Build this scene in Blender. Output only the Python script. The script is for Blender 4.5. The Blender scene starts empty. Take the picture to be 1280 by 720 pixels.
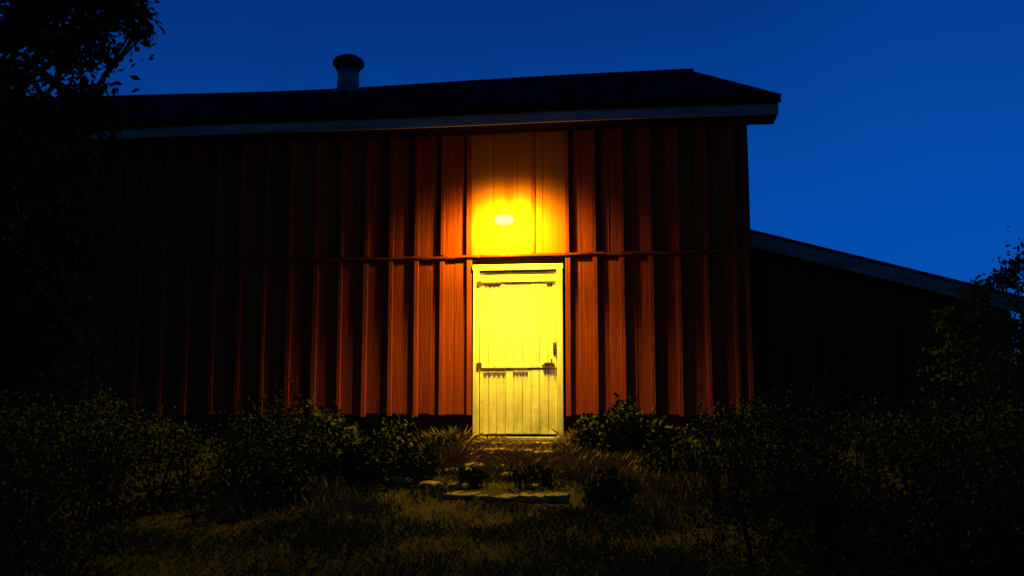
import bpy, bmesh, math, random
import numpy as np
from mathutils import Vector, Matrix
random.seed(7); rng=np.random.default_rng(7)
scene=bpy.context.scene
scene.view_settings.view_transform='Standard'; scene.view_settings.look='None'
scene.view_settings.exposure=0; scene.view_settings.gamma=1
COL=scene.collection

# ---------------------------------------------------------------- camera frame
YAW=math.radians(7.5); PITCH=math.radians(7.3)
FW=np.array([-math.sin(YAW),math.cos(YAW)]); RT=np.array([math.cos(YAW),math.sin(YAW)])
CAM=np.array([12*math.sin(YAW),-12*math.cos(YAW)]); CAMZ=0.25
def P(lat,d):
    v=CAM+RT*lat+FW*d
    return float(v[0]),float(v[1])
cd=bpy.data.cameras.new("camera"); cam=bpy.data.objects.new("camera",cd); COL.objects.link(cam)
cd.sensor_width=36; cd.lens=35; cd.clip_end=3000; cd.clip_start=0.05
cam.location=(CAM[0],CAM[1],CAMZ); cam.rotation_euler=(math.pi/2+PITCH,0,YAW)
scene.camera=cam

# ---------------------------------------------------------------- materials
def mat(name,base,rough=.8,spec=.2,vary=None,scale=(3,3,3),bump=0,bscale=20,metal=0,detail=4,lo=.35,hi=.65,island=False):
    m=bpy.data.materials.new(name); m.use_nodes=True; nt=m.node_tree; N=nt.nodes; L=nt.links
    b=N["Principled BSDF"]; b.inputs["Base Color"].default_value=(*base,1)
    b.inputs["Roughness"].default_value=rough; b.inputs["Metallic"].default_value=metal
    b.inputs["Specular IOR Level"].default_value=spec
    tc=N.new("ShaderNodeTexCoord"); mp=N.new("ShaderNodeMapping"); mp.inputs["Scale"].default_value=scale
    L.new(tc.outputs["Object"],mp.inputs["Vector"])
    if vary:
        n=N.new("ShaderNodeTexNoise"); n.inputs["Scale"].default_value=1; n.inputs["Detail"].default_value=detail
        n.inputs["Roughness"].default_value=.65
        L.new(mp.outputs[0],n.inputs["Vector"])
        mr=N.new("ShaderNodeMapRange"); mr.inputs[1].default_value=lo; mr.inputs[2].default_value=hi
        L.new(n.outputs["Fac"],mr.inputs[0])
        fac=mr.outputs[0]
        if island:
            g=N.new("ShaderNodeNewGeometry"); ad=N.new("ShaderNodeMath"); ad.operation='MULTIPLY_ADD'
            ad.inputs[1].default_value=.45; L.new(g.outputs["Random Per Island"],ad.inputs[0])
            mm=N.new("ShaderNodeMath"); mm.operation='MULTIPLY'; mm.inputs[1].default_value=.5
            L.new(fac,mm.inputs[0]); L.new(mm.outputs[0],ad.inputs[2]); fac=ad.outputs[0]
        mx=N.new("ShaderNodeMix"); mx.data_type='RGBA'
        mx.inputs[6].default_value=(*base,1); mx.inputs[7].default_value=(*vary,1)
        L.new(fac,mx.inputs[0]); L.new(mx.outputs[2],b.inputs["Base Color"])
    if bump:
        n2=N.new("ShaderNodeTexNoise"); n2.inputs["Scale"].default_value=bscale/3; n2.inputs["Detail"].default_value=4
        L.new(mp.outputs[0],n2.inputs["Vector"])
        bp=N.new("ShaderNodeBump"); bp.inputs["Strength"].default_value=bump; bp.inputs["Distance"].default_value=.02
        L.new(n2.outputs["Fac"],bp.inputs["Height"]); L.new(bp.outputs[0],b.inputs["Normal"])
    return m
def leafmat(name,a,b_):
    m=bpy.data.materials.new(name); m.use_nodes=True; nt=m.node_tree; N=nt.nodes; L=nt.links
    N.remove(N["Principled BSDF"]); d=N.new("ShaderNodeBsdfDiffuse"); g=N.new("ShaderNodeNewGeometry")
    mx=N.new("ShaderNodeMix"); mx.data_type='RGBA'; mx.inputs[6].default_value=(*a,1); mx.inputs[7].default_value=(*b_,1)
    L.new(g.outputs["Random Per Island"],mx.inputs[0]); L.new(mx.outputs[2],d.inputs[0]); L.new(d.outputs[0],N["Material Output"].inputs[0])
    return m

M_red=mat("red_boards",(.25,.040,.006),.75,.05,vary=(.13,.017,.003),scale=(26,26,1.1),bump=.35,bscale=9,island=True)
M_overdoor=mat("over_door_boards",(.30,.085,.007),.8,.05,vary=(.22,.055,.005),scale=(22,22,1.1),bump=.2,bscale=9,island=True)  # boards above the door: paler and yellower than the red siding
M_red2=mat("red_battens",(.28,.045,.007),.7,.05,vary=(.15,.021,.003),scale=(30,30,1.4),bump=.3,bscale=9,island=True)
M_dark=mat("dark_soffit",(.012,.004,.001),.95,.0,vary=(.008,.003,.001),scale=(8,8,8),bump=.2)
M_found=mat("stone_foundation",(.05,.032,.008),.95,.05,vary=(.02,.013,.004),scale=(4,4,6),bump=.6)
M_fascia=mat("weathered_white_trim",(.36,.27,.15),.75,.05,vary=(.18,.14,.08),scale=(1.2,6,9),bump=.2)
M_iron=mat("rusty_iron",(.06,.03,.01),.6,.4,vary=(.10,.04,.01),scale=(40,40,40),metal=.3)
M_gal=mat("galvanised_metal",(.18,.15,.12),.5,.2,vary=(.09,.08,.07),scale=(3,3,5),metal=.3)
M_black=mat("black_metal",(.010,.010,.006),.7,.1)
M_stone=mat("step_stone",(.34,.22,.045),.95,.0,vary=(.14,.092,.016),scale=(9,9,9),bump=.8,bscale=20)
M_ground=mat("soil_and_moss",(.075,.052,.008),.95,.0,vary=(.04,.036,.005),scale=(2.2,2.2,2.2),bump=.8,bscale=30)
M_bark=mat("bark",(.03,.022,.007),.95,.0,vary=(.015,.010,.004),scale=(12,12,3),bump=.6)
M_hedge=leafmat("hedge_leaves",(.026,.032,.004),(.058,.056,.009))
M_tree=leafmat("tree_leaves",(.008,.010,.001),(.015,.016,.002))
M_grass=leafmat("grass_blades",(.055,.056,.007),(.11,.085,.015))
M_dry=leafmat("dry_grass",(.13,.085,.014),(.20,.13,.026))

M_white=bpy.data.materials.new("white_paint"); M_white.use_nodes=True
nt=M_white.node_tree;N=nt.nodes;L=nt.links;B=N["Principled BSDF"]; B.inputs["Roughness"].default_value=.65; B.inputs["Specular IOR Level"].default_value=.1
tc=N.new("ShaderNodeTexCoord")
def noise(scale,detail=5,rough=.65):
    m=N.new("ShaderNodeMapping"); m.inputs["Scale"].default_value=scale; L.new(tc.outputs["Object"],m.inputs[0])
    n=N.new("ShaderNodeTexNoise"); n.inputs["Scale"].default_value=1; n.inputs["Detail"].default_value=detail; n.inputs["Roughness"].default_value=rough
    L.new(m.outputs[0],n.inputs[0]); return n
def rng_(src,a,b,c=0,d=1):
    m=N.new("ShaderNodeMapRange"); m.inputs[1].default_value=a;m.inputs[2].default_value=b;m.inputs[3].default_value=c;m.inputs[4].default_value=d
    L.new(src,m.inputs[0]); return m.outputs[0]
def mixc(f,a,b):
    m=N.new("ShaderNodeMix"); m.data_type='RGBA'; L.new(f,m.inputs[0])
    for s,i in ((a,6),(b,7)):
        if isinstance(s,tuple): m.inputs[i].default_value=(*s,1)
        else: L.new(s,m.inputs[i])
    return m.outputs[2]
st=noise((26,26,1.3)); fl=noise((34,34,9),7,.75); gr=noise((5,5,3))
c=mixc(rng_(st.outputs[0],.42,.8),(.76,.66,.22),(.48,.41,.13))
c=mixc(rng_(fl.outputs[0],.60,.66),c,(.32,.24,.08))
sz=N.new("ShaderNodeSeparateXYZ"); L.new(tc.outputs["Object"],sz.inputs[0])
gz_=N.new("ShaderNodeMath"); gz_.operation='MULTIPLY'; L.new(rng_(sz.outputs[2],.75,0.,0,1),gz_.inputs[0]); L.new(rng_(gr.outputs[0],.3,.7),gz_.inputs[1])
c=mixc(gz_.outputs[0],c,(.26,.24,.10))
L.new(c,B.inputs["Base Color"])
bp=N.new("ShaderNodeBump");bp.inputs["Strength"].default_value=.35;bp.inputs["Distance"].default_value=.01;L.new(fl.outputs[0],bp.inputs["Height"]);L.new(bp.outputs[0],B.inputs["Normal"])

M_roof=mat("roof_shingles",(.02,.018,.018),.95,.0)
nt=M_roof.node_tree;N=nt.nodes;L=nt.links
tc=N.new("ShaderNodeTexCoord");br=N.new("ShaderNodeTexBrick");br.inputs["Scale"].default_value=1
br.inputs["Brick Width"].default_value=.32; br.inputs["Row Height"].default_value=.17; br.inputs["Mortar Size"].default_value=.012
br.inputs["Color1"].default_value=(.060,.042,.042,1);br.inputs["Color2"].default_value=(.024,.018,.019,1);br.inputs["Mortar"].default_value=(.004,.004,.003,1)
nn=N.new("ShaderNodeTexNoise");nn.inputs["Scale"].default_value=1.2;nn.inputs["Detail"].default_value=5
mx=N.new("ShaderNodeMix");mx.data_type='RGBA';mx.blend_type='MULTIPLY';mx.inputs[0].default_value=.8
L.new(tc.outputs["Object"],br.inputs["Vector"]);L.new(tc.outputs["Object"],nn.inputs["Vector"])
L.new(br.outputs["Color"],mx.inputs[6]);L.new(nn.outputs["Fac"],mx.inputs[7]);L.new(mx.outputs[2],N["Principled BSDF"].inputs["Base Color"])
bp=N.new("ShaderNodeBump");bp.inputs["Strength"].default_value=.6;bp.inputs["Distance"].default_value=.02
L.new(br.outputs["Fac"],bp.inputs["Height"]);bp.invert=True;L.new(bp.outputs[0],N["Principled BSDF"].inputs["Normal"])

# ---------------------------------------------------------------- helpers
def empty(name,loc=(0,0,0)):
    e=bpy.data.objects.new(name,None); e.location=loc; e.empty_display_size=.3; COL.objects.link(e); return e
def link(o,parent=None):
    COL.objects.link(o)
    if parent: o.parent=parent; o.matrix_parent_inverse=Matrix.Translation(-Vector(parent.location))
    return o
def finish(bm,name,mats,parent=None,bevel=0,smooth=False):
    bmesh.ops.recalc_face_normals(bm,faces=bm.faces[:])
    me=bpy.data.meshes.new(name); bm.to_mesh(me); bm.free()
    for m in (mats if isinstance(mats,list) else [mats]): me.materials.append(m)
    if smooth: me.polygons.foreach_set("use_smooth",[True]*len(me.polygons))
    o=bpy.data.objects.new(name,me); link(o,parent)
    if bevel:
        md=o.modifiers.new("bevel",'BEVEL'); md.width=bevel; md.segments=2; md.limit_method='ANGLE'
    return o
def box(bm,x0,x1,y0,y1,z0,z1,mi=0,tilt=0):
    vs=[bm.verts.new((x+ (tilt*(z-z0)),y,z)) for z in (z0,z1) for y in (y0,y1) for x in (x0,x1)]
    for f in ((0,1,3,2),(4,6,7,5),(0,4,5,1),(2,3,7,6),(0,2,6,4),(1,5,7,3)):
        fc=bm.faces.new([vs[i] for i in f]); fc.material_index=mi
    return vs
def prism(bm,pts,y0,y1,mi=0):
    a=[bm.verts.new((x,y0,z)) for x,z in pts]; b=[bm.verts.new((x,y1,z)) for x,z in pts]
    n=len(pts); fs=[bm.faces.new(a),bm.faces.new(b[::-1])]
    for i in range(n): fs.append(bm.faces.new((a[i],b[i],b[(i+1)%n],a[(i+1)%n])))
    for f in fs: f.material_index=mi
def tube(bm,pts,rad,seg=8,mi=0):
    rings=[]
    for i,p in enumerate(pts):
        p=Vector(p); t=(Vector(pts[min(i+1,len(pts)-1)])-Vector(pts[max(i-1,0)])).normalized()
        u=t.orthogonal().normalized() if i==0 else (u-t*u.dot(t)).normalized()
        v=t.cross(u)
        rings.append([bm.verts.new(p+(u*math.cos(a)+v*math.sin(a))*rad[i]) for a in [2*math.pi*k/seg for k in range(seg)]])
    for r0,r1 in zip(rings,rings[1:]):
        for k in range(seg):
            f=bm.faces.new((r0[k],r0[(k+1)%seg],r1[(k+1)%seg],r1[k])); f.material_index=mi
    bm.faces.new(rings[0][::-1]).material_index=mi; bm.faces.new(rings[-1]).material_index=mi
def lathe(bm,prof,cx,cy,seg=32,mi=0):
    rings=[[bm.verts.new((cx+r*math.cos(2*math.pi*k/seg),cy+r*math.sin(2*math.pi*k/seg),z)) for k in range(seg)] for r,z in prof]
    for r0,r1 in zip(rings,rings[1:]):
        for k in range(seg):
            bm.faces.new((r0[k],r0[(k+1)%seg],r1[(k+1)%seg],r1[k])).material_index=mi
    return rings
def npmesh(name,V,k,mats,parent=None):
    n=len(V)//k
    me=bpy.data.meshes.new(name); me.vertices.add(len(V)); me.vertices.foreach_set("co",V.astype(np.float32).ravel())
    me.loops.add(n*k); me.loops.foreach_set("vertex_index",np.arange(n*k,dtype=np.int32))
    me.polygons.add(n); me.polygons.foreach_set("loop_start",np.arange(0,n*k,k,dtype=np.int32))
    me.polygons.foreach_set("loop_total",np.full(n,k,dtype=np.int32))
    me.materials.append(mats)
    me.update(calc_edges=True); me.validate()
    o=bpy.data.objects.new(name,me); link(o,parent); return o
def leaves(C,size,aspect=.5,droop=0):
    n=len(C); s=size*rng.uniform(.6,1.35,(n,1))
    a=rng.normal(size=(n,3)); a[:,2]-=droop; a/=np.linalg.norm(a,axis=1,keepdims=True)
    b=rng.normal(size=(n,3)); b-=a*(a*b).sum(1,keepdims=True); b/=np.linalg.norm(b,axis=1,keepdims=True)
    c=np.cross(a,b)
    V=np.empty((n,4,3)); V[:,0]=C-a*s*.5; V[:,1]=C+b*s*aspect*.5+c*s*.08-a*s*.05; V[:,2]=C+a*s*.5; V[:,3]=C-b*s*aspect*.5+c*s*.08-a*s*.05
    return V.reshape(-1,3)

# ---------------------------------------------------------------- ground
def gz(x,y):
    t=np.maximum(-np.asarray(y,dtype=float),0); t=np.minimum(t,16)
    s=-.1134*t
    und=.035*np.sin(x*1.7+y*.6)*np.sin(y*1.3+.5)+.02*np.sin(x*3.9+1)*np.sin(y*3.1)
    return s+und*np.clip(t/1.5,0,1)-.03
def axis(a,b,step):
    return np.unique(np.concatenate([np.linspace(-600,a,14),np.arange(a,b,step),np.linspace(b,600,14)]))
xs=axis(-12,12,.25); ys=axis(-20,4,.25)
X,Y=np.meshgrid(xs,ys); Z=gz(X,Y)
nv=X.size; me=bpy.data.meshes.new("ground")
idx=np.arange(nv).reshape(X.shape)
F=np.stack([idx[:-1,:-1],idx[:-1,1:],idx[1:,1:],idx[1:,:-1]],-1).reshape(-1,4)
me.from_pydata(np.stack([X,Y,Z],-1).reshape(-1,3).tolist(),[],F.tolist()); me.materials.append(M_ground)
me.polygons.foreach_set("use_smooth",[True]*len(me.polygons))
link(bpy.data.objects.new("ground",me))

# ---------------------------------------------------------------- barn
barn=empty("barn",(0,0,0))
XL,XR=-15.0,2.85; YB=16.5; ZT=3.80; YR=8.0; ZR=7.22
DX0,DX1=-.47,.62
bm=bmesh.new()
box(bm,XL,DX0+.02,.03,.2,.27,ZT)
box(bm,DX1-.02,XR,.03,.2,.27,ZT)
box(bm,DX0+.02,DX1-.02,.03,.2,2.06,ZT)
box(bm,XL,XR,YB-.2,YB,.0,ZT)
for x0,x1 in ((XL,XL+.15),(XR-.15,XR)):
    a=[(.2,.27),(YB-.2,.27),(YB-.2,ZT-.1),(YR,ZR-.15),(.2,ZT-.1)]
    va=[bm.verts.new((x0,y,z)) for y,z in a]; vb=[bm.verts.new((x1,y,z)) for y,z in a]
    bm.faces.new(va); bm.faces.new(vb[::-1])
    for i in range(5): bm.faces.new((va[i],vb[i],vb[(i+1)%5],va[(i+1)%5]))
finish(bm,"wall_core",M_dark,barn)
bat=[]
x=DX1+.055
while x<XR-.1: bat.append(x); x+=.336+random.uniform(-.012,.012)
bat.append(XR-.035)
x=DX0-.055
while x>XL: bat.append(x); x-=.331+random.uniform(-.014,.014)
bat.sort()
ZRAIL=2.18
bmB=bmesh.new(); bm=bmesh.new()
edges=[XL]+bat+[XR]
for a,b in zip(edges,edges[1:]):
    if b-a<.08: continue
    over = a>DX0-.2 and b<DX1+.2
    for (z0,z1,dy) in ((.27,ZRAIL-.005,.0),(ZRAIL+.005,ZT+.02,-.012)):
        if over and z0<1: continue
        k=2 if not over else 4
        cuts=[a]+[a+(b-a)*(i/k)+random.uniform(-.02,.02) for i in range(1,k)]+[b]
        for c0,c1 in zip(cuts,cuts[1:]):
            j=random.uniform(-.003,.003)
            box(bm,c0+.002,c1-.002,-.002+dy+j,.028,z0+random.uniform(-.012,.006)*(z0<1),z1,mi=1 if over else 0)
finish(bm,"wall_boards",[M_red,M_overdoor],barn,bevel=.003)
TB=.037
for x in bat:
    for (z0,z1,dy) in ((.25,ZRAIL-.02,.0),(ZRAIL+.02,ZT+.01,-.012)):
        w=.027+random.uniform(-.005,.006); xx=x+random.uniform(-.007,.007)
        box(bmB,xx-w,xx+w,-TB+dy+random.uniform(-.006,.005),-.007+dy,z0+random.uniform(-.02,.01)*(z0<1),z1,tilt=random.uniform(-.004,.004))
box(bmB,.235,.285,-.028,-.018,ZRAIL+.03,ZT,tilt=.002)
finish(bmB,"wall_battens",M_red2,barn,bevel=.004)
bm=bmesh.new(); x=XL
while x<XR:
    x2=min(x+random.uniform(.9,1.8),XR); dz=random.uniform(-.006,.006); h=random.uniform(.011,.015)
    box(bm,x+.002,x2-.002,-.064+random.uniform(-.006,.004),-.021,ZRAIL-h+dz,ZRAIL+h+dz); x=x2
bmesh.ops.subdivide_edges(bm,edges=[e for e in bm.edges if abs(e.verts[0].co.x-e.verts[1].co.x)>.4],cuts=7)
for v in bm.verts: v.co.z+=.006*math.sin(v.co.x*9)+.005*math.sin(v.co.x*23); v.co.y+=.004*math.sin(v.co.x*17) if v.co.y<-.03 else 0
finish(bm,"drip_rail",M_red,barn,bevel=.004)
bm=bmesh.new()
box(bm,XL,DX0-.01,.045,.25,-.4,.268); box(bm,DX1+.01,XR-.01,.045,.25,-.4,.268)
box(bm,XR-.14,XR-.012,.26,YB,-.4,.268); box(bm,DX0-.008,DX1+.008,.05,.25,-.4,-.01)
finish(bm,"foundation",M_found,barn)
bm=bmesh.new(); y=.25
while y<YB-.3:
    zt=ZT+(ZR-ZT)*(1-abs(y-YR)/YR)-.25
    box(bm,XR+.002,XR+.03,y,y+.07,.27,zt); y+=.34
finish(bm,"side_battens",M_red2,barn)

# roof
OV=-.5; RX=3.19; RXR=2.68
def roofpt(x,t,zoff):
    y=OV+(YR-OV)*t; z=3.93+(ZR-3.93)*t
    s=-.10*t*math.exp(-((x+5.5)/4)**2)+.006*math.sin(x*1.3)*(1-t)
    return (x,y,z+zoff+s)
bm=bmesh.new(); NX=40; NT=6
def xr(t,f):
    r=RX+(RXR-RX)*t; return XL-.4+(r-(XL-.4))*f
top=[[bm.verts.new(roofpt(xr(j/NT,i/NX),j/NT,0)) for i in range(NX+1)] for j in range(NT+1)]
bot=[[bm.verts.new(roofpt(xr(j/NT,i/NX),j/NT,-.10)) for i in range(NX+1)] for j in range(NT+1)]
for j in range(NT):
    for i in range(NX):
        bm.faces.new((top[j][i],top[j][i+1],top[j+1][i+1],top[j+1][i]))
        bm.faces.new((bot[j][i],bot[j+1][i],bot[j+1][i+1],bot[j][i+1]))
    bm.faces.new((top[j][NX],bot[j][NX],bot[j+1][NX],top[j+1][NX]))
    bm.faces.new((top[j][0],top[j+1][0],bot[j+1][0],bot[j][0]))
for i in range(NX):
    bm.faces.new((top[0][i],bot[0][i],bot[0][i+1],top[0][i+1]))
yb=2*YR-OV
tb=[bm.verts.new((v.co.x,yb,3.93)) for v in (top[0][0],top[0][NX])]
bm.faces.new((top[NT][0],*[top[NT][i] for i in range(1,NX+1)],tb[1],tb[0]))
finish(bm,"roof",M_roof,barn)
bm=bmesh.new()
tube(bm,[Vector(roofpt(xr(1,i/20),1,.0)) for i in range(21)],[.06]*21,8)
finish(bm,"ridge_cap",M_roof,barn,smooth=True)
bm=bmesh.new(); n=40
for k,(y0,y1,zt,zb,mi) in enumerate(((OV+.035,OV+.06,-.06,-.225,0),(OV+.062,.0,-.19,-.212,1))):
    prev=None
    for i in range(n+1):
        x=XL-.35+(RX-.03-(XL-.35))*i/n; z=roofpt(x,0,0)[2]
        r=[bm.verts.new((x,yy,z+zz)) for yy,zz in ((y0,zb),(y1,zb),(y1,zt),(y0,zt))]
        if prev:
            for a in range(4): bm.faces.new((prev[a],prev[(a+1)%4],r[(a+1)%4],r[a])).material_index=mi
        else: bm.faces.new(r[::-1]).material_index=mi
        prev=r
    bm.faces.new(prev).material_index=mi
finish(bm,"eave_fascia",[M_fascia,M_dark],barn)
bm=bmesh.new()
a=Vector((RX-.032,OV+.07,3.93-.07)); b=Vector((RXR-.032,YR,ZR-.08))
offs=((0,0,-.155),(-.03,0,-.155),(-.03,0,-.005),(0,0,-.005))
va=[bm.verts.new(a+Vector(o)) for o in offs]; vb=[bm.verts.new(b+Vector(o)) for o in offs]
bm.faces.new(va);bm.faces.new(vb[::-1])
for i in range(4): bm.faces.new((va[i],va[(i+1)%4],vb[(i+1)%4],vb[i]))
finish(bm,"rake_board",M_fascia,barn)
bm=bmesh.new(); vx,vy=-4.55,YR-.1
lathe(bm,[(.34,6.98),(.34,7.06),(.235,7.12),(.225,7.55),(.25,7.57)],vx,vy,24,0)
lathe(bm,[(.02,7.585),(.30,7.60),(.335,7.64),(.335,7.70),(.30,7.77),(.2,7.83),(.08,7.86),(.0,7.865)],vx,vy,24,1)
for k in range(8):
    a=k*math.pi/4; tube(bm,[(vx+.23*math.cos(a),vy+.23*math.sin(a),7.5),(vx+.28*math.cos(a),vy+.28*math.sin(a),7.62)],[.012,.012],6,1)
finish(bm,"roof_vent",[M_gal,M_black],barn,smooth=True)

# lean-to
def lz(x): return 2.64-(x-2.88)*.281
bm=bmesh.new()
prism(bm,[(2.89,-.1),(6.1,-.1),(6.1,lz(6.1)-.2),(2.89,lz(2.89)-.2)],1.1,8)
x=3.1
while x<6.1:
    box(bm,x-.03,x+.03,1.065,1.098,.1,lz(x)-.22); x+=.34
finish(bm,"lean_to_wall",M_red,barn)
bm=bmesh.new(); prism(bm,[(2.88,lz(2.88)),(6.35,lz(6.35)),(6.35,lz(6.35)-.04),(2.88,lz(2.88)-.04)],.95,8.2)
finish(bm,"lean_to_roof",M_roof,barn)
bm=bmesh.new(); prism(bm,[(2.882,lz(2.882)-.042),(6.3,lz(6.3)-.042),(6.3,lz(6.3)-.22),(2.882,lz(2.882)-.22)],.96,.99)
finish(bm,"lean_to_fascia",M_fascia,barn)

# door
bm=bmesh.new()
box(bm,DX0,DX0+.07,-.05,.10,0,2.0); box(bm,DX1-.07,DX1,-.05,.10,0,2.0); box(bm,DX0-.008,DX1+.008,-.054,.10,2.002,2.07)
box(bm,DX0-.02,DX1+.02,-.10,.10,-.04,-.002)
finish(bm,"door_frame",M_white,barn,bevel=.005)
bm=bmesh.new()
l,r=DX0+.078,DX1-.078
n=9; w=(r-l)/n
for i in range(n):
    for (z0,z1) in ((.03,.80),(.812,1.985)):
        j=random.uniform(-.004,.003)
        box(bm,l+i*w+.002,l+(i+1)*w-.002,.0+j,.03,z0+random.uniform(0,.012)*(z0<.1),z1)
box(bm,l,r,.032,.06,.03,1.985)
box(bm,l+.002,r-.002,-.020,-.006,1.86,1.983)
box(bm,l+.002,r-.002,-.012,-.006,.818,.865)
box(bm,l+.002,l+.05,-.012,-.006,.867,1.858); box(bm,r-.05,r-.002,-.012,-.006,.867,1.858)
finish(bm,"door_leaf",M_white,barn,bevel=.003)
bm=bmesh.new()
def strap(x0,x1,z,h=.028,y=-.022):
    box(bm,min(x0,x1),max(x0,x1),y,y+.008,z-h/2,z+h/2)
    for k in range(5):
        xx=x0+(x1-x0)*(k+.5)/5
        tube(bm,[(xx,y-.005,z-h*.4),(xx,y+.004,z-h*.4)],[.011,.013],8)
strap(l+.02,l+.26,1.850,.010,-.022); strap(r-.02,r-.14,1.850,.010,-.022)
strap(l+.05,l+.32,.806,.009,-.020); strap(l+.40,l+.58,.806,.009,-.020)
strap(r-.02,r-.18,.845,.028,-.028)
strap(r-.05,r-.15,.872,.014,-.030)
box(bm,r-.045,r-.005,-.022,-.013,.98,1.12)
tube(bm,[(r-.025,-.024,1.10),(r-.025,-.055,1.09),(r-.025,-.060,1.04),(r-.025,-.050,1.0),(r-.025,-.024,.99)],[.008,.009,.010,.009,.008],8)
tube(bm,[(r-.06,-.03,.92),(r-.06,-.038,.80)],[.010,.006],8)
box(bm,l-.03,l+.03,-.058,-.050,.80,.88); box(bm,l-.03,l+.03,-.058,-.050,1.80,1.87)
finish(bm,"door_ironwork",M_iron,barn)

# ---------------------------------------------------------------- lamp
LX,LY,LZ=-.03,-.48,2.54
lamp=empty("wall_lamp",(LX,0,LZ))
bm=bmesh.new()
tube(bm,[(LX,-.014,LZ+.075),(LX,-.034,LZ+.075)],[.04,.035],20)
tube(bm,[(LX,-.03,LZ+.075),(LX,-.20,LZ+.080),(LX,-.36,LZ+.080),(LX,LY,LZ+.075),(LX,LY,LZ+.05)],[.0055]*5,8)
lathe(bm,[(.001,LZ+.066),(.02,LZ+.064),(.030,LZ+.058),(.036,LZ+.048)],LX,LY,24)
finish(bm,"bracket",M_iron,lamp,smooth=True)
def emis(name,c,s):
    m=bpy.data.materials.new(name); m.use_nodes=True; nt=m.node_tree; nt.nodes.clear()
    e=nt.nodes.new("ShaderNodeEmission"); o=nt.nodes.new("ShaderNodeOutputMaterial")
    e.inputs[0].default_value=(*c,1); e.inputs[1].default_value=s; nt.links.new(e.outputs[0],o.inputs[0]); return m
bm=bmesh.new()
lathe(bm,[(.034,LZ+.052),(.075,LZ+.042),(.103,LZ+.020),(.112,LZ-.004),(.104,LZ-.028),(.078,LZ-.048),(.042,LZ-.058),(.001,LZ-.060)],LX,LY,32)
finish(bm,"glass_globe",emis("glowing_glass",(1,.66,.012),38),lamp,smooth=True)
def spot(name,loc,axis,P_,size,blend,rad,col):
    s=bpy.data.lights.new(name,'SPOT'); s.energy=P_; s.spot_size=math.radians(size); s.spot_blend=blend; s.shadow_soft_size=rad; s.color=col
    o=bpy.data.objects.new(name,s); o.location=loc; o.rotation_euler=Vector(axis).to_track_quat('-Z','Y').to_euler(); link(o,lamp)
spot("lamp_light_wall",(LX,LY+.15,LZ-.03),(0,.955,-.297),420,169,.50,.025,(1,.70,.018))
spot("lamp_light_yard",(LX,LY-.02,LZ-.11),(0,-.60,-.80),880,158,.75,.05,(1,.72,.055))

# ---------------------------------------------------------------- steps
def stepstone(x0,x1,y0,y1,z0,z1,seed,lenr=(.28,.5)):
    rs=random.Random(seed); bm=bmesh.new(); x=x0
    while x<x1-.05:
        x2=min(x+rs.uniform(*lenr),x1)
        if x1-x2<.12: x2=x1
        box(bm,x+.006,x2-.006,y0+rs.uniform(-.04,.04),y1,z0,z1+rs.uniform(-.025,.015)); x=x2
    bmesh.ops.subdivide_edges(bm,edges=bm.edges[:],cuts=4,use_grid_fill=True)
    for v in bm.verts: v.co+=Vector((rs.uniform(-1,1),rs.uniform(-1,1),rs.uniform(-1,1)))*.009
    return finish(bm,"stone_step",M_stone,None,bevel=0)
stepstone(-.50,.66,-.62,-.11,-.3,-.05,1,(.2,.4))
stepstone(-.56,.68,-1.35,-.85,-.45,-.115,2,(.2,.4))
cx,cy=P(-.02,8.55)
stepstone(cx-.55,cx+.50,cy-.14,cy+.20,-.62,float(gz(cx,cy))+.035,3,(.22,.45))
# loose rough stones along the path
rs=random.Random(44); bm=bmesh.new()
for i in range(26):
    x=rs.uniform(-.75,.85); y=rs.uniform(-3.1,-1.4); s=rs.uniform(.04,.11)
    r_=bmesh.ops.create_icosphere(bm,subdivisions=2,radius=1)
    zz=float(gz(x,y)); a_=rs.uniform(0,3)
    for v in r_['verts']:
        q=v.co*(1+.18*math.sin(v.co.x*4+i)*math.cos(v.co.y*5+i))
        v.co=Vector((x+s*(q.x*math.cos(a_)*1.4-q.y*math.sin(a_)),y+s*(q.x*math.sin(a_)*1.4+q.y*math.cos(a_)),zz+s*.45*q.z+.01))
finish(bm,"path_stones",M_stone,None)

# ---------------------------------------------------------------- foliage
def clumpcloud(clumps,density,power=.35):
    out=[]
    for (x,y,z,r,sz) in clumps:
        n=int(density*r*r)
        d=rng.normal(size=(n,3)); d/=np.linalg.norm(d,axis=1,keepdims=True)
        rr=r*rng.uniform(0,1,(n,1))**power*(1+.18*np.sin(d[:,:1]*5+x*9)*np.sin(d[:,2:3]*6+y*7))
        p=np.array([x,y,z])+d*rr*np.array([1,1,sz]); out.append(p)
    C=np.concatenate(out); return C[C[:,2]>gz(C[:,0],C[:,1])+.01]
def shoots(n,fx,h=(.2,.5),per=14):
    out=[];st=[]
    for _ in range(n):
        x,y,z=fx(); hh=random.uniform(*h); lx,ly=random.uniform(-.4,.4),random.uniform(-.4,.4)
        t=rng.uniform(0,1,per)
        p=np.stack([x+lx*hh*t**1.6,y+ly*hh*t**1.6,z+hh*t],-1)+rng.normal(size=(per,3))*.018*(1.3-t[:,None]); out.append(p)
        st.append([(x,y,z-.1),(x+lx*hh*.33,y+ly*hh*.33,z+hh*.5),(x+lx*hh,y+ly*hh,z+hh)])
    return np.concatenate(out),st
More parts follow.
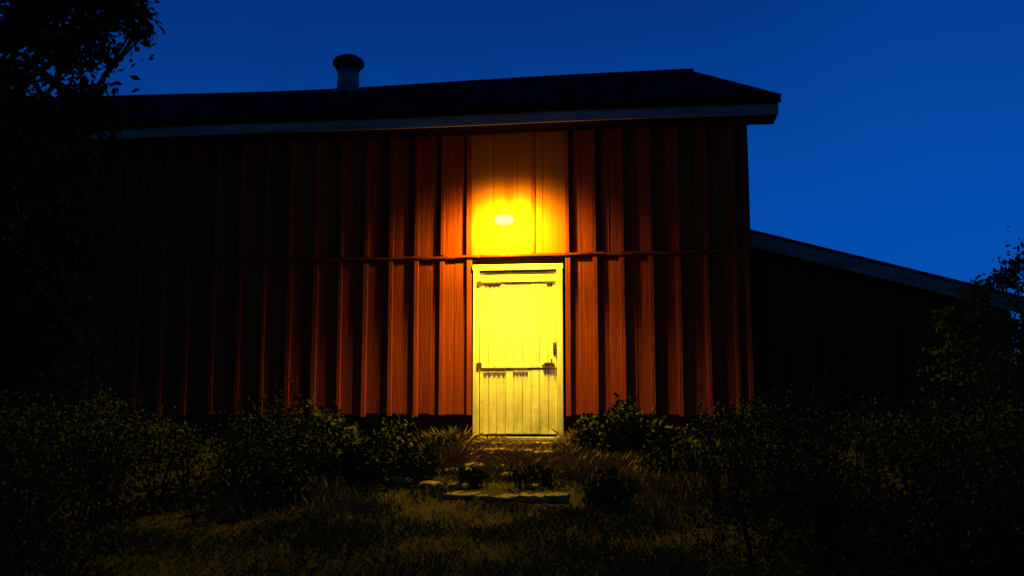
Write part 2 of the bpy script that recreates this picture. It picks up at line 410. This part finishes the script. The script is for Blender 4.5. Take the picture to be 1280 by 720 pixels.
def plant(name,clumps,dens,size,material,nsh=0,fx=None,h=(.2,.5),aspect=.5,power=.35,per=14):
    C=clumpcloud(clumps,dens,power); st=[]
    if nsh:
        S,st=shoots(nsh,fx,h,per); C=np.concatenate([C,S])
    root=empty(name,(clumps[0][0],clumps[0][1],float(gz(clumps[0][0],clumps[0][1]))))
    npmesh("foliage",leaves(C,size,aspect),4,material,root)
    bm=bmesh.new()
    for s in st: tube(bm,s,[.006,.004,.002],4)
    for (x,y,z,r,sz) in clumps:
        g=float(gz(x,y))
        for _ in range(3):
            a=random.uniform(0,6.28); q=r*.7
            tube(bm,[(x+.05*math.cos(a),y+.05*math.sin(a),g-.05),(x+q*.4*math.cos(a),y+q*.4*math.sin(a),(g+z)/2),(x+q*math.cos(a),y+q*math.sin(a),z+r*.4*sz)],[.014,.010,.004],5)
    finish(bm,"stems",M_bark,root)
    return root
def hedge(name,latr,dr,edge,topw,n,dens,size,seed,nsh):
    rs=random.Random(seed); cl=[]
    while len(cl)<n:
        d=rs.uniform(*dr); lat=rs.uniform(*latr)
        if not edge(lat,d): continue
        x,y=P(lat,d)
        if y>-.45: continue
        r=rs.uniform(.22,.42); g=float(gz(x,y)); top=topw(lat,d)+rs.uniform(-.24,.10)
        cl.append((x,y,top-r*.9,r,.9))
        if top-1.2*r-g>.35: cl.append((x+rs.uniform(-.1,.1),y+rs.uniform(-.1,.1),g+.2,r,.9))
    def fx():
        c=rs.choice(cl); return c[0]+rs.uniform(-.2,.2),c[1]+rs.uniform(-.2,.2),c[2]+c[3]*.6
    return plant(name,cl,dens,size,M_hedge,nsh,fx,(.10,.34))
hedge("hedge",(-6.5,-1.75),(5.0,11.2),lambda l,d: l<-1.75-.06*d+ (0.25 if d>8 else -.0) ,lambda l,d:.38-.10*max(0,8-d)+(.1 if l<-3.5 else 0),110,5000,.040,3,90)
hedge("hedge",(1.5,7.0),(5.0,11.3),lambda l,d: l>1.15+.052*d-(.0 if d<9 else .1),lambda l,d:.30-.11*max(0,8-d)+.03*l,115,5000,.038,4,80)

def bush(name,lat,d,rx,topz,n,size,seed,dens=5200,nsh=14,h=(.08,.25),aspect=.5,ry=None):
    rs=random.Random(seed); cl=[]; ry=ry or rx*.8
    for _ in range(n):
        a=rs.uniform(0,6.28); q=math.sqrt(rs.uniform(0,1)); x,y=P(lat+rx*q*math.cos(a)*.75,d+ry*q*math.sin(a)*.75)
        y=min(y,-.35)
        r=rs.uniform(.13,.22)*min(1,rx/.5); g=float(gz(x,y)); zt=g+(topz-g)*(1-.55*q*q)
        cl.append((x,y,max(g+.08,zt-r),r,.9))
        if zt-g>.35: cl.append((x,y,g+(zt-g)*.35,r,.9))
    def fx():
        c=rs.choice(cl); return c[0]+rs.uniform(-.1,.1),c[1]+rs.uniform(-.1,.1),c[2]+c[3]*.4
    return plant(name,cl,dens,size,M_hedge,nsh,fx,h,aspect,.45)
bush("bush",1.22,10.9,.66,.44,18,.07,11,dens=4400)
bush("bush",-1.40,9.3,.80,.06,22,.065,12,dens=4400,nsh=18)
bush("bush",-2.05,8.4,.50,-.08,10,.06,13,dens=4400)
bush("bush",-1.30,11.1,.45,.22,9,.06,14,dens=4400)
bush("bush",-2.2,11.1,.60,.40,14,.06,15,dens=4400)
bush("bush",.80,8.1,.28,-.20,8,.06,16,dens=5500,nsh=8,h=(.05,.15))
bush("bush",1.55,9.4,.40,-.02,8,.055,17,dens=4400)
bush("ground_cover_plant",-.36,9.05,.24,-.25,6,.05,21,dens=4000,nsh=4,h=(.02,.05),ry=.12)
bush("ground_cover_plant",.22,9.05,.26,-.26,6,.05,22,dens=4000,nsh=4,h=(.02,.05),ry=.12)
bush("ground_cover_plant",-.80,10.7,.26,.02,6,.055,23,dens=4400,nsh=6,h=(.03,.12),ry=.2)

def blades(n,latr,dr,h,w,mask=None,lean=.35):
    lat=rng.uniform(*latr,n); d=rng.uniform(*dr,n)
    x=CAM[0]+RT[0]*lat+FW[0]*d; y=CAM[1]+RT[1]*lat+FW[1]*d
    k=(y<-.12)
    pn=np.sin(x*2.3+np.sin(y*1.9)*1.5)*np.sin(y*2.7+x)+.6*np.sin(x*6.1+y)*np.sin(y*5.3-x*2)
    k&=(pn+rng.uniform(-1.2,1.6,n)>-.35)
    if mask is not None: k&=mask(x,y,lat,d)
    x,y,pn=x[k],y[k],pn[k]; m=len(x)
    z=gz(x,y)-.01; hh=rng.uniform(*h,m)*(1+.3*pn); a=rng.uniform(0,2*np.pi,m); ln=rng.normal(0,lean,(m,2))*hh[:,None]
    V=np.empty((m,4,3))
    dx,dy=np.cos(a)*w*.5,np.sin(a)*w*.5
    V[:,0]=np.stack([x-dx,y-dy,z],-1); V[:,1]=np.stack([x+dx,y+dy,z],-1)
    V[:,2]=np.stack([x+ln[:,0]*.45+dx*.8,y+ln[:,1]*.45+dy*.8,z+hh*.6],-1)
    V[:,3]=np.stack([x+ln[:,0],y+ln[:,1],z+hh],-1)
    return V.reshape(-1,3)
def nostep(x,y,lat,d):
    return ~((x>-.52)&(x<.67)&(y>-1.38)&~((y<-.64)&(y>-.84))) & ~((abs(x-cx)<.53)&(abs(y-cy-.04)<.2))
npmesh("lawn_grass",blades(120000,(-3.2,3.2),(4.6,12.2),(.025,.07),.008,nostep,lean=.6),4,M_grass)
npmesh("tall_dry_grass",np.concatenate([
  blades(4500,(-1.2,-.50),(9.4,11.8),(.06,.20),.007,nostep,lean=.6),
  blades(4500,(.55,1.2),(9.0,11.8),(.06,.18),.007,nostep,lean=.6),
  blades(6000,(-.75,.85),(9.2,10.5),(.03,.10),.008,nostep,lean=.9),
  blades(1500,(-.62,.68),(10.6,11.85),(.03,.09),.006,lean=.8),
  blades(2500,(.9,1.9),(7.4,10.2),(.06,.17),.006,nostep),
  blades(1500,(-2.4,-1.0),(7.6,9.0),(.06,.16),.006)]),4,M_dry)

# ---------------------------------------------------------------- trees
cp,sp=math.cos(PITCH),math.sin(PITCH)
def tree(name,lat,d,hgt,lean,limbs,material,leafsize,dens,seed,r0=.14):
    rs=random.Random(seed); x,y=P(lat,d); g=float(gz(x,y))
    root=empty(name,(x,y,g)); bm=bmesh.new()
    trunk=[(x+lean[0]*t*t+rs.uniform(-.04,.04),y+lean[1]*t*t,g-.1+hgt*t) for t in (0,.2,.4,.6,.8,1)]
    tube(bm,trunk,[r0*1.3,r0,r0*.85,r0*.65,r0*.45,r0*.2],10)
    C=[]
    for (ll,dd,zz,r) in limbs:
        ex,ey=P(ll,dd); k=rs.choice([2,3,4]); s=Vector(trunk[k]); e=Vector((ex,ey,zz))
        m=(s+e)/2+Vector((rs.uniform(-.15,.15),rs.uniform(-.15,.15),.15))
        tube(bm,[s,s.lerp(m,.6),m,m.lerp(e,.6),e],[r0*.26,r0*.2,r0*.15,r0*.09,.006],6)
        for _ in range(int(9*r/.5)+4):
            a=Vector((rs.gauss(0,1),rs.gauss(0,1),rs.gauss(0,.7))).normalized()*r*rs.uniform(.5,1.15); q=e+a
            tube(bm,[m.lerp(e,rs.uniform(.4,1)),(e+q)/2+Vector((0,0,.03)),q],[.010,.007,.003],4)
            n=int(dens*r); t=rng.uniform(.15,1.1,(n,1))
            p=np.array(e)+np.array(a)*t+rng.normal(size=(n,3))*np.array([.11,.11,.07])*(r/.5)**.5
            C.append(p)
    finish(bm,"trunk_and_limbs",M_bark,root,smooth=True)
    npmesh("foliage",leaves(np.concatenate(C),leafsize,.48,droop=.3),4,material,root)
    return root
def limbpos(lst):
    out=[]
    for (px,py,r,dd) in lst:
        u=(px-640)/1244; v=(360-py)/1244
        hz=(v*cp+sp)/(cp-v*sp); den=cp+hz*sp
        out.append((u*den*dd,dd,CAMZ+hz*dd,r))
    return out
tree("oak_tree",-4.3,7.5,4.6,(.3,-.1),limbpos(((20,20,.42,7.2),(75,0,.40,7.0),(125,5,.30,7.4),(165,14,.18,7.1),(172,40,.14,7.2),(60,50,.30,7.3),(112,42,.26,7.0),(85,80,.22,7.1),
   (15,95,.22,7.5),(45,140,.28,7.2),(95,130,.22,7.0),(115,115,.16,7.1),(130,140,.18,7.1),
   (20,180,.40,7.2),(75,170,.32,7.4),(115,155,.18,7.1),(30,240,.45,7.3),(85,215,.28,7.0),(20,330,.45,7.2),(70,290,.30,7.1),(-50,60,.6,7.4),(-60,200,.6,7.2),(-60,350,.6,7.4),(15,410,.4,7.2),(-160,0,.8,7.6),(-40,-90,.7,7.2),(80,-80,.5,7.2),(-200,160,.8,7.8),
   (140,-60,.5,7.1),(60,400,.35,7.3),(20,470,.4,7.2))),M_tree,.070,190,31,.17)
tree("elder_shrub",5.6,10.2,1.9,(.1,0),limbpos(((1215,365,.22,10),(1255,350,.25,10.2),(1290,330,.3,10),(1180,395,.18,9.8),(1220,410,.32,10),(1270,410,.4,10),(1190,450,.28,9.9),(1240,470,.42,10),(1300,470,.5,10.2),(1360,400,.6,10.3),(1340,330,.4,10.3),(1420,460,.6,10.3))),
   leafmat("shrub_leaves",(.07,.070,.007),(.12,.095,.012)),.065,150,32,.07)

rs=random.Random(9); C=[]
for i in range(90):
    a=math.radians(rs.uniform(-75,75)); R=rs.uniform(60,75)
    x=R*math.sin(a); y=R*math.cos(a); h=rs.uniform(3,5.5); n=260
    d=rng.normal(size=(n,3)); d/=np.linalg.norm(d,axis=1,keepdims=True)
    C.append(np.array([x,y,h*.5])+d*rng.uniform(.4,1,(n,1))**.5*np.array([3.2,2,h*.55]))
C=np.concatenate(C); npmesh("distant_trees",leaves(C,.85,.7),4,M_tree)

# ---------------------------------------------------------------- world + faint dusk sun
w=bpy.data.worlds.new("World"); scene.world=w; w.use_nodes=True
nt=w.node_tree;N=nt.nodes;L=nt.links; bg=N["Background"]
sky=N.new("ShaderNodeTexSky"); sky.sky_type='NISHITA'; sky.sun_disc=False
sky.sun_elevation=math.radians(-4); sky.sun_rotation=math.radians(200)
sc=N.new("ShaderNodeVectorMath"); sc.operation='SCALE'; sc.inputs[3].default_value=.01; L.new(sky.outputs[0],sc.inputs[0])
tc=N.new("ShaderNodeTexCoord"); sx=N.new("ShaderNodeSeparateXYZ"); L.new(tc.outputs["Generated"],sx.inputs[0])
rp=N.new("ShaderNodeValToRGB"); r=rp.color_ramp
r.elements[0].position=0; r.elements[0].color=(.001,.082,.44,1)
r.elements[1].position=1; r.elements[1].color=(.0005,.008,.055,1)
e1=r.elements.new(.20); e1.color=(.001,.068,.39,1)
e2=r.elements.new(.44); e2.color=(.0008,.034,.22,1)
no=N.new("ShaderNodeTexNoise"); no.inputs["Scale"].default_value=1.6; no.inputs["Detail"].default_value=4; L.new(tc.outputs["Generated"],no.inputs["Vector"])
ma=N.new("ShaderNodeMath"); ma.operation='MULTIPLY_ADD'; ma.inputs[1].default_value=.26; L.new(no.outputs["Fac"],ma.inputs[0])
su=N.new("ShaderNodeMath"); su.operation='SUBTRACT'; su.inputs[1].default_value=.13; L.new(sx.outputs[2],su.inputs[0])
mh=N.new("ShaderNodeMath"); mh.operation='MULTIPLY_ADD'; mh.inputs[1].default_value=-.16; L.new(sx.outputs[0],mh.inputs[0]); L.new(su.outputs[0],mh.inputs[2])
L.new(mh.outputs[0],ma.inputs[2])
L.new(ma.outputs[0],rp.inputs[0])
ad=N.new("ShaderNodeVectorMath"); ad.operation='ADD'; L.new(rp.outputs[0],ad.inputs[0]); L.new(sc.outputs[0],ad.inputs[1])
L.new(ad.outputs[0],bg.inputs[0]); bg.inputs[1].default_value=1.0
sd=bpy.data.lights.new("sun",'SUN'); sd.energy=.002; sd.angle=math.radians(15); sd.color=(.6,.7,1)
so=bpy.data.objects.new("sun",sd); so.rotation_euler=(math.radians(75),0,math.radians(-20)); so.location=(0,-10,20); COL.objects.link(so)
